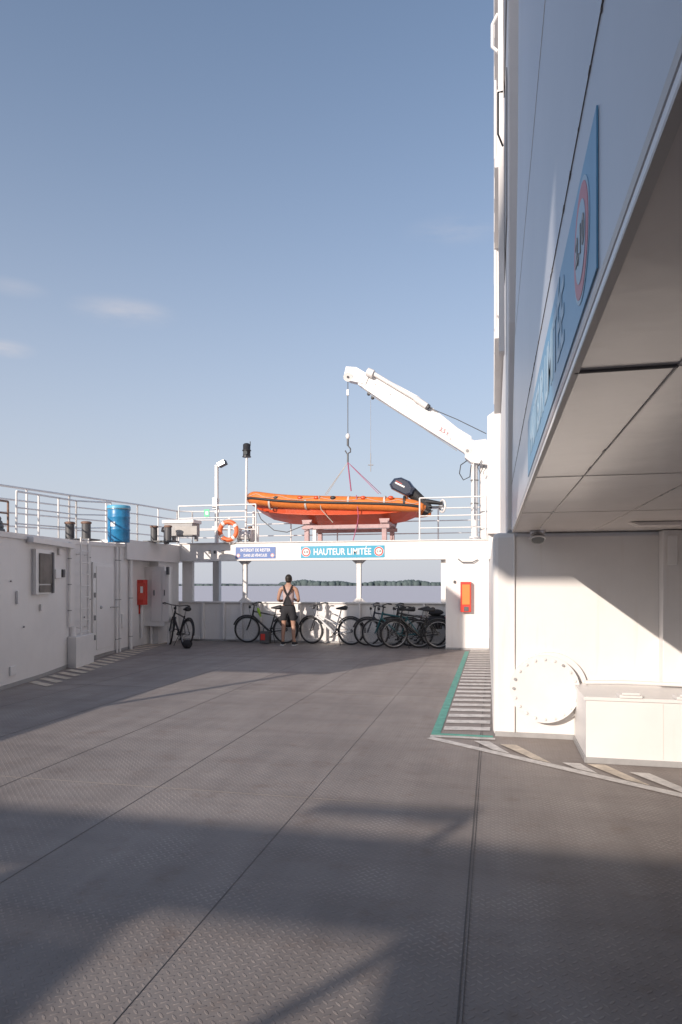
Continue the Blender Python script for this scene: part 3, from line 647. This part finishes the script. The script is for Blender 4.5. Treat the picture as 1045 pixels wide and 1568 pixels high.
cc=P3(727,705,cv); cn.tube([(cc.x,cv,2.6),(cc.x,cv,2.75),(cc.x,cv,2.76),(cc.x,cv,cc.z)],[0.13,0.13,0.085,0.085],WHITE2,16)
c2=P3(744,700,cv); cn.cyl((c2.x,cv+0.2,2.6),(c2.x,cv+0.2,c2.z),0.16,WHITE2,seg=16)
cn.cyl((cc.x-0.02,cv-0.15,3.2),(cc.x-0.02,cv-0.15,cc.z-0.1),0.02,WHITE2)
for z in (3.0,3.6,4.2): cn.ring((cc.x,cv,z),(0,0,1),0.09,0.02,GREY,16,6)
cn.tube([P3(716,705,cv-0.25),P3(706,712,cv-0.25),P3(704,725,cv-0.25),P3(710,735,cv-0.25),P3(720,730,cv-0.25),P3(722,712,cv-0.25)],0.014,BLACK,6)
cn.tube([P3(738,705,cv-0.25),P3(732,715,cv-0.25),P3(736,725,cv-0.25),P3(742,712,cv-0.25)],0.012,BLACK,6)
cn.cyl(P3(533,585,cv),P3(533,668,cv),0.012,DGREY,seg=6)
cn.box(P3(531,596,cv-0.03),P3(535,606,cv+0.03),WHITE2)
cn.ball(P3(533,668,cv),0.06,WHITE2,rz=0.08); cn.cyl(P3(533,672,cv),P3(533,682,cv),0.03,DGREY)
cn.tube([P3(533,682,cv),P3(537,687,cv),P3(537,692,cv),P3(532,695,cv),P3(529,690,cv)],0.02,DGREY,6)
cn.tube([P3(533,694,cv),P3(533,708,cv)],0.025,DGREY,6)
cn.cyl(P3(568,612,cv),P3(568,712,cv),0.006,GREY,seg=5); cn.cyl(P3(564,712,cv),P3(572,712,cv),0.015,GREY,seg=6); cn.cyl(P3(568,694,cv),P3(568,722,cv),0.012,GREY,seg=6)
cno=cn.done()
text('3,5 t',P3(680,660,cv-0.16),(math.pi/2,math.radians(33),0),0.15,SRED,cno,'load_mark')
# ---------------------------------------------------------------- bicycles
def bicycle(p_rear,p_front,col,lean=6,steer=0,fender=True,rack=False,rim=None,bag=None,low=False,lsign=1):
    bd=B('bicycle'); fm=mat('bike_frame_paint',col,0.3,coat=0.3); rim=rim or STEEL
    a=Vector((p_rear[0],p_rear[1],0)); b_=Vector((p_front[0],p_front[1],0)); ang=math.atan2(b_.y-a.y,b_.x-a.x)
    base=Matrix.Translation(a)@Matrix.Rotation(ang,4,'Z')@Matrix.Rotation(math.radians(lean*lsign),4,'X')
    r=0.325
    def wheel(cx,M):
        bd.M=M
        bd.ring((cx,0,r+0.02),(0,1,0),r,0.022,BLACK,36,8); bd.ring((cx,0,r+0.02),(0,1,0),r-0.032,0.011,rim,36,6)
        bd.cyl((cx,-0.05,r+0.02),(cx,0.05,r+0.02),0.022,STEEL)
        for k in range(18):
            q=2*math.pi*k/18+0.1; sd=0.03*(1 if k%2 else -1)
            bd.cyl((cx,sd,r+0.02),(cx+math.cos(q)*(r-0.03),0,r+0.02+math.sin(q)*(r-0.03)),0.002,STEEL,seg=4)
    wheel(0,base)
    W=Vector((0,0,r+0.02)); BB=(0.43,0,0.29); ST=(0.27,0,0.76); HT=(0.86,0,0.86); HB=(0.90,0,0.70)
    bd.M=base
    T=lambda p,q,rad,m_=fm: bd.cyl(p,q,rad,m_,seg=10)
    T(BB,ST,0.019); T(BB,(HB[0],0,HB[2]+0.02),0.026 if not low else 0.03)
    if low: T((0.36,0,0.50),(HB[0]-0.02,0,HB[2]+0.08),0.018)
    else: T((ST[0]+0.01,0,ST[2]-0.04),(HT[0],0,HT[2]-0.04),0.018)
    T(HB,HT,0.024)
    for sd in (-1,1):
        T((ST[0],sd*0.02,ST[2]-0.06),(0,sd*0.055,W.z),0.010); T((BB[0],sd*0.03,BB[2]),(0,sd*0.055,W.z),0.011)
    bd.cyl((0.27,0,0.76),(0.235,0,0.90),0.014,STEEL)
    bd.tube([(0.08,0,0.93),(0.12,0,0.935),(0.20,0,0.925),(0.30,0,0.92),(0.37,0,0.915)],[0.04,0.06,0.05,0.03,0.018],BLACK,12,flat=1.4)
    bd.ring((BB[0],-0.05,BB[2]),(0,1,0),0.085,0.006,BLKM,24,5); bd.cyl((BB[0],-0.07,BB[2]),(BB[0],0.07,BB[2]),0.02,BLKM)
    bd.cyl((BB[0],-0.052,BB[2]),(BB[0],-0.048,BB[2]),0.05,BLKM,seg=20)
    bd.cyl((BB[0],-0.075,BB[2]),(BB[0]+0.12,-0.08,BB[2]-0.12),0.011,BLKM); bd.cyl((BB[0],0.075,BB[2]),(BB[0]-0.12,0.08,BB[2]+0.12),0.011,BLKM)
    bd.box((BB[0]+0.08,-0.18,BB[2]-0.135),(BB[0]+0.16,-0.085,BB[2]-0.11),BLACK); bd.box((BB[0]-0.16,0.085,BB[2]+0.11),(BB[0]-0.08,0.18,BB[2]+0.135),BLACK)
    bd.cyl((BB[0],-0.05,BB[2]+0.08),(0,-0.05,W.z+0.035),0.004,BLKM,seg=5); bd.cyl((BB[0],-0.05,BB[2]-0.08),(0,-0.05,W.z-0.035),0.004,BLKM,seg=5)
    bd.cyl((0,-0.05,W.z),(0,-0.045,W.z),0.045,BLKM,seg=16)
    bd.cyl((0.32,0.06,0.28),(0.22,0.20,0.02),0.008,BLKM)
    def arc(cx,a0,a1,R_,n_=12): return [(cx+math.cos(math.radians(a0+(a1-a0)*k/n_))*R_,0,W.z+math.sin(math.radians(a0+(a1-a0)*k/n_))*R_) for k in range(n_+1)]
    if fender: bd.tube(arc(0,35,185,r+0.045),0.02,BLKM,6)
    if rack or bag:
        for sd in (-1,1): bd.cyl((-0.02,sd*0.07,W.z),( -0.10,sd*0.06,0.76),0.006,BLKM,seg=6); bd.cyl((0.24,sd*0.05,0.75),(-0.28,sd*0.06,0.76),0.007,BLKM,seg=6)
        bd.cyl((-0.28,-0.06,0.76),(-0.28,0.06,0.76),0.007,BLKM,seg=6); bd.box((-0.3,-0.02,0.70),(-0.28,0.02,0.74),RED)
    if bag:
        bd.tube([(-0.25,0.13,0.58),(-0.22,0.13,0.6),(0.05,0.13,0.6),(0.08,0.13,0.58)],[0.12,0.16,0.16,0.12],bag,10,flat=0.5)
        bd.tube([(-0.25,-0.13,0.58),(-0.22,-0.13,0.6),(0.05,-0.13,0.6),(0.08,-0.13,0.58)],[0.12,0.16,0.16,0.12],bag,10,flat=0.5)
        bd.ball((-0.05,0,0.84),0.2,bag,ry=0.14,rz=0.08)
    piv=Matrix.Translation((0.88,0,0))@Matrix.Rotation(math.radians(steer),4,'Z')@Matrix.Translation((-0.88,0,0))
    F_=base@piv; wheel(1.05,F_)
    for sd in (-1,1): bd.cyl((0.905,sd*0.045,0.70),(1.05,sd*0.055,W.z),0.013,fm if not low else BLKM)
    bd.cyl((0.905,-0.05,0.70),(0.905,0.05,0.70),0.018,fm)
    if fender: bd.tube(arc(1.05,20,150,r+0.045),0.02,BLKM,6)
    bd.cyl(HT,(0.845,0,0.98),0.016,BLKM); bd.cyl((0.845,0,0.98),(0.88,0,1.0),0.018,BLKM)
    bd.tube([(0.74,-0.31,1.02),(0.82,-0.26,1.03),(0.89,-0.1,1.0),(0.89,0.1,1.0),(0.82,0.26,1.03),(0.74,0.31,1.02)],0.012,BLKM,8)
    for sd in (-1,1): bd.cyl((0.72,sd*0.325,1.015),(0.80,sd*0.275,1.03),0.018,BLACK); bd.cyl((0.84,sd*0.24,1.02),(0.93,sd*0.27,0.99),0.006,BLKM,seg=5)
    bd.tube([(0.88,0.12,1.0),(0.97,0.1,0.98),(0.96,0.03,0.8),(0.93,0.03,0.7)],0.004,BLACK,5); bd.ball((0.96,0,0.93),0.035,BLKM)
    bd.ball((0.98,0,0.93),0.022,TXT)
    return bd.done()
def side(pxr,pxf,v,vf=None): 
    return (PV(pxr,987,v)[0],v),(PV(pxf,987,vf or v)[0],vf or v)
bicycle(G(284,992),G(256,987),col=(0.02,0.02,0.025),lean=8,steer=-18,lsign=1)
a,b_=side(438,381,16.85,16.9); bicycle(a,b_,(0.03,0.03,0.03),5,10,True,True,bag=CLOTH,lsign=-1)
a,b_=side(538,476,16.75,16.8); bicycle(a,b_,(0.75,0.75,0.75),5,-12,True,False,low=True,lsign=-1)
a,b_=side(628,566,16.75,16.75); bicycle(a,b_,(0.02,0.03,0.05),6,14,True,True,lsign=-1)
a,b_=side(642,585,16.35,16.3); bicycle(a,b_,(0.02,0.12,0.14),5,-8,False,False,lsign=-1)
a,b_=side(664,606,16.75,16.7); bicycle(a,b_,(0.03,0.03,0.035),4,6,True,True,bag=CLOTH,lsign=-1)
a,b_=side(672,622,16.25,16.2); bicycle(a,b_,(0.02,0.02,0.02),6,20,True,False,lsign=-1)
hv=B('hiviz_vest'); p=P3(396,936,16.8); hv.tube([p+Vector((-.02,0,.09)),p+Vector((0,0,.03)),p+Vector((.03,.02,-.06)),p+Vector((.05,.03,-.14))],[0.03,0.06,0.055,0.03],YGREEN,10,flat=0.6); hv.done()
bg=B('bike_basket_bag',0.02); p=P3(407,979,16.6); bg.box((p.x-0.13,16.5,0.02),(p.x+0.12,16.7,0.32),DGREY); bg.box((p.x-0.10,16.49,0.10),(p.x+0.02,16.499,0.26),RED); bg.tube([(p.x-0.06,16.6,0.32),(p.x-0.05,16.6,0.40),(p.x+0.05,16.6,0.40),(p.x+0.06,16.6,0.32)],0.01,BLACK); bg.done()
gb=B('small_black_bag'); x,y=G(287,993); gb.tube([(x-0.1,y,0.09),(x-0.06,y,0.1),(x+0.06,y,0.1),(x+0.1,y,0.09)],[0.06,0.1,0.1,0.06],CLOTH,12); gb.done()
# ---------------------------------------------------------------- man
def skin(name,J,E,mt,root,parent,M,sub=2):
    names=list(J); me=bpy.data.meshes.new(name); me.from_pydata([M@Vector(J[k][:3]) for k in names],[(names.index(a),names.index(b_)) for a,b_ in E],[])
    o=bpy.data.objects.new(name,me); scene.collection.objects.link(o); me.materials.append(mt)
    md=o.modifiers.new('skin','SKIN'); md.use_smooth_shade=True
    sv=me.skin_vertices[0].data
    for i,k in enumerate(names):
        r=J[k][3:]; sv[i].radius=(r[0],r[1] if len(r)>1 else r[0]); sv[i].use_root=(k==root)
    s2=o.modifiers.new('sub','SUBSURF'); s2.levels=sub; s2.render_levels=sub
    if parent: o.parent=parent
    return o
mx,my=G(442,988)
MM=Matrix.Translation((mx,my,0))@Matrix.Rotation(math.radians(4),4,'Z')
man=bpy.data.objects.new('man',None); scene.collection.objects.link(man)
J={'pel':(0,0,0.95,0.145,0.11),'wst':(0,0.005,1.10,0.125,0.10),'chest':(0,0,1.30,0.155,0.115),'nb':(0,0,1.45,0.08,0.07),'nk':(0,0.015,1.53,0.056,0.056),'hd':(0,0.03,1.60,0.06,0.06)}
E=[('pel','wst'),('wst','chest'),('chest','nb'),('nb','nk'),('nk','hd')]
for s_,t in ((-1,'l'),(1,'r')):
    J.update({t+'sh':(s_*0.185,-0.005,1.41,0.062),t+'ua':(s_*0.225,-0.01,1.30,0.052),t+'el':(s_*0.265,-0.01,1.13,0.041),t+'fa':(s_*0.225,0.11,1.10,0.038),t+'wr':(s_*0.13,0.24,1.12,0.027),
      t+'pm':(s_*0.09,0.30,1.14,0.034,0.022),
      t+'hp':(s_*0.095,0,0.86,0.088),t+'th':(s_*0.11,0.005,0.68,0.075),t+'kn':(s_*0.125,0.01,0.49,0.056),t+'cf':(s_*0.13,-0.02,0.36,0.056),t+'an':(s_*0.14,-0.02,0.10,0.036),t+'hl':(s_*0.14,-0.03,0.045,0.04),t+'to':(s_*0.165,0.13,0.032,0.034)})
    E+=[('nb',t+'sh'),(t+'sh',t+'ua'),(t+'ua',t+'el'),(t+'el',t+'fa'),(t+'fa',t+'wr'),(t+'wr',t+'pm'),('pel',t+'hp'),(t+'hp',t+'th'),(t+'th',t+'kn'),(t+'kn',t+'cf'),(t+'cf',t+'an'),(t+'an',t+'hl'),(t+'an',t+'to')]
skin('body',J,E,SKIN,'pel',man,MM)
for s_,t in ((-1,'l'),(1,'r')):
    base=Vector((s_*0.09,0.30,1.14))
    for k,(dx,ln) in enumerate(((0.028,0.065),(0.010,0.075),(-0.008,0.07),(-0.025,0.055))):
        r0=base+Vector((0.0,0.01,dx)); JJ={'a':(*r0,0.010),'b':(*(r0+Vector((-s_*0.02,0.035,0))),0.0095),'c':(*(r0+Vector((-s_*0.045,0.04,0))),0.0085),'d':(*(r0+Vector((-s_*ln,0.02,0))),0.0075)}
        skin('finger_%d_%s'%(k+1,t),JJ,[('a','b'),('b','c'),('c','d')],SKIN,'a',man,MM,1)
    r0=base+Vector((-s_*0.005,-0.02,0.02)); JJ={'a':(*r0,0.012),'b':(*(r0+Vector((-s_*0.02,0.0,0.025))),0.0105),'c':(*(r0+Vector((-s_*0.045,0.012,0.03))),0.009)}
    skin('thumb_'+t,JJ,[('a','b'),('b','c')],SKIN,'a',man,MM,1)
J2={'a':(0,0,1.0,0.155,0.122),'b':(0,0.005,1.12,0.14,0.115),'c':(0,0,1.28,0.170,0.128),'d':(0,0,1.40,0.135,0.10),'e':(0,0,1.45,0.10,0.075)}
skin('tank_top',J2,[('a','b'),('b','c'),('c','d'),('d','e')],SHIRT,'a',man,MM)
J3={'w':(0,0,1.07,0.152,0.125),'p':(0,0,0.95,0.165,0.132)}; E3=[('w','p')]
for s_,t in ((-1,'l'),(1,'r')):
    J3.update({t+'h':(s_*0.10,0,0.85,0.107),t+'t':(s_*0.115,0.005,0.70,0.094),t+'k':(s_*0.125,0.008,0.585,0.086)}); E3+=[('p',t+'h'),(t+'h',t+'t'),(t+'t',t+'k')]
skin('dungaree_shorts',J3,E3,CLOTH,'p',man,MM)
st=B('dungaree_straps'); st.M=MM
for s_ in (-1,1):
    st.tube([(s_*0.10,-0.125,1.02),(s_*0.06,-0.135,1.12),(0,-0.142,1.24),(-s_*0.07,-0.135,1.36),(-s_*0.10,-0.09,1.455),(-s_*0.10,0.02,1.49),(-s_*0.10,0.10,1.42),(-s_*0.09,0.135,1.25),(-s_*0.08,0.135,1.08)],0.02,CLOTH,8)
st.prism([(-0.11,-0.128,1.0),(0.11,-0.128,1.0),(0.03,-0.15,1.2),(-0.03,-0.15,1.2)],(0,0.02,0),CLOTH)
st.done(parent=man)
hd=B('head'); hd.M=MM@Matrix.Translation((0,0.03,1.645))
hd.ball((0,0,0),0.078,SKIN,ry=0.095,rz=0.112,seg=20,rings=14)
hd.ball((0,0.03,-0.06),0.055,SKIN,ry=0.06,rz=0.055); hd.tube([(0,0.09,0.015),(0,0.108,-0.012),(0,0.098,-0.025)],[0.008,0.014,0.01],SKIN,8)
for s_ in (-1,1):
    hd.ball((s_*0.079,-0.005,-0.005),0.012,SKIN,ry=0.02,rz=0.032); hd.ball((s_*0.03,0.086,0.005),0.011,TXT,seg=8,rings=6); hd.ball((s_*0.03,0.094,0.005),0.005,BLACK,seg=8,rings=6)
hd.tube([(-0.022,0.091,-0.055),(0,0.098,-0.053),(0.022,0.091,-0.055)],0.005,mat('lips',(0.4,0.15,0.12),0.5),6)
hd.ball((0,-0.014,0.028),0.086,HAIR,ry=0.096,rz=0.10,seg=20,rings=12); hd.ball((0,-0.035,-0.02),0.075,HAIR,ry=0.07,rz=0.075)
hd.done(parent=man)
sh=B('shoes'); sh.M=MM
for s_ in (-1,1):
    sh.tube([(s_*0.138,-0.07,0.05),(s_*0.14,-0.03,0.058),(s_*0.15,0.05,0.05),(s_*0.165,0.13,0.042),(s_*0.172,0.185,0.035)],[0.035,0.046,0.045,0.045,0.028],CLOTH,12); sh.box((s_*0.15-0.045,-0.09,0.0),(s_*0.15+0.05,0.19,0.018),TXT)
sh.done(parent=man)
ph=B('phone'); ph.M=MM; ph.box((-0.035,0.315,1.10),(0.035,0.323,1.24),BLACK); ph.done(parent=man)
# ---------------------------------------------------------------- sun and sky
sd=bpy.data.lights.new('sun','SUN'); sd.energy=4.6; sd.angle=math.radians(0.4); sd.color=(1.0,0.88,0.77)
so=bpy.data.objects.new('sun',sd); scene.collection.objects.link(so); so.rotation_euler=Ld.to_track_quat('-Z','Y').to_euler(); so.location=(-10,-20,20)
wd=bpy.data.worlds.new('World'); scene.world=wd; wd.use_nodes=True; nt=wd.node_tree; bgk=nt.nodes['Background']
sky=nt.nodes.new('ShaderNodeTexSky'); sky.sky_type='NISHITA'; sky.sun_disc=False; sky.sun_elevation=EL
sky.sun_rotation=math.atan2(-Ld.x,-Ld.y); sky.altitude=0; sky.air_density=1.0; sky.dust_density=1.0; sky.ozone_density=1.8
bgk.inputs['Strength'].default_value=0.14
def mnode(op,a,b_=None):
    x=nt.nodes.new('ShaderNodeMath'); x.operation=op
    for i,q in enumerate((a,b_)):
        if q is None: continue
        if isinstance(q,(int,float)): x.inputs[i].default_value=q
        else: nt.links.new(q,x.inputs[i])
    return x.outputs[0]
tc=nt.nodes.new('ShaderNodeTexCoord'); sx_=nt.nodes.new('ShaderNodeSeparateXYZ'); nt.links.new(tc.outputs['Generated'],sx_.inputs[0])
zz=mnode('DIVIDE',mnode('MAXIMUM',sx_.outputs[2],0.0),0.38)
hz=mnode('ADD',mnode('MULTIPLY',mnode('EXPONENT',mnode('MULTIPLY',mnode('POWER',zz,1.6),-1.0)),0.86),0.04)
gain=nt.nodes.new('ShaderNodeMixRGB'); gain.blend_type='MULTIPLY'; gain.inputs['Fac'].default_value=1.0; nt.links.new(sky.outputs['Color'],gain.inputs['Color1']); gain.inputs['Color2'].default_value=(1.15,1.17,1.20,1)
hm=nt.nodes.new('ShaderNodeMixRGB'); nt.links.new(hz,hm.inputs['Fac']); nt.links.new(gain.outputs['Color'],hm.inputs['Color1']); hm.inputs['Color2'].default_value=(4.2,4.35,4.95,1)
mp=nt.nodes.new('ShaderNodeMapping'); mp.inputs['Scale'].default_value=(3,3,14); nt.links.new(tc.outputs['Generated'],mp.inputs['Vector'])
n=nt.nodes.new('ShaderNodeTexNoise'); n.inputs['Scale'].default_value=1.6; n.inputs['Detail'].default_value=9; n.inputs['Roughness'].default_value=0.62; nt.links.new(mp.outputs['Vector'],n.inputs['Vector'])
r=nt.nodes.new('ShaderNodeValToRGB'); r.color_ramp.elements[0].position=0.35; r.color_ramp.elements[1].position=0.8; nt.links.new(n.outputs['Fac'],r.inputs['Fac'])
acc=None
def dirpx(px,py):
    v=Vector(((px-522.5)/F,1,(893-py)/F)); return Vector((v.x*C-v.y*SN,v.x*SN+v.y*C,v.z)).normalized()
for px,py,rad,am in ((190,478,0.08,0.9),(0,532,0.05,1.2),(700,352,0.08,0.5),(20,440,0.05,0.3)):
    dv=dirpx(px,py)
    sub=nt.nodes.new('ShaderNodeVectorMath'); sub.operation='SUBTRACT'; nt.links.new(tc.outputs['Generated'],sub.inputs[0]); sub.inputs[1].default_value=dv
    ml=nt.nodes.new('ShaderNodeVectorMath'); ml.operation='MULTIPLY'; nt.links.new(sub.outputs[0],ml.inputs[0]); ml.inputs[1].default_value=(1,1,3.5)
    ln=nt.nodes.new('ShaderNodeVectorMath'); ln.operation='LENGTH'; nt.links.new(ml.outputs[0],ln.inputs[0])
    mr=nt.nodes.new('ShaderNodeMapRange'); mr.interpolation_type='SMOOTHSTEP'; nt.links.new(ln.outputs['Value'],mr.inputs['Value']); mr.inputs['From Min'].default_value=0; mr.inputs['From Max'].default_value=rad; mr.inputs['To Min'].default_value=am; mr.inputs['To Max'].default_value=0
    acc=mr.outputs['Result'] if acc is None else mnode('ADD',acc,mr.outputs['Result'])
mu=mnode('MULTIPLY',acc,r.outputs['Color'])
mxn=nt.nodes.new('ShaderNodeMixRGB'); nt.links.new(mu,mxn.inputs['Fac']); nt.links.new(hm.outputs['Color'],mxn.inputs['Color1']); mxn.inputs['Color2'].default_value=(5.2,4.9,5.0,1)
nt.links.new(mxn.outputs['Color'],bgk.inputs['Color'])
# ---------------------------------------------------------------- camera
cd=bpy.data.cameras.new('camera'); cam=bpy.data.objects.new('camera',cd); scene.collection.objects.link(cam)
cam.location=(0,0,EYE); cam.rotation_euler=(math.pi/2,0,TH); cd.sensor_fit='HORIZONTAL'; cd.sensor_width=24; cd.lens=24; cd.shift_y=(893-784)/1045; cd.clip_start=0.05; cd.clip_end=30000
scene.camera=cam
scene.view_settings.view_transform='Standard'; scene.view_settings.look='None'; scene.view_settings.exposure=0
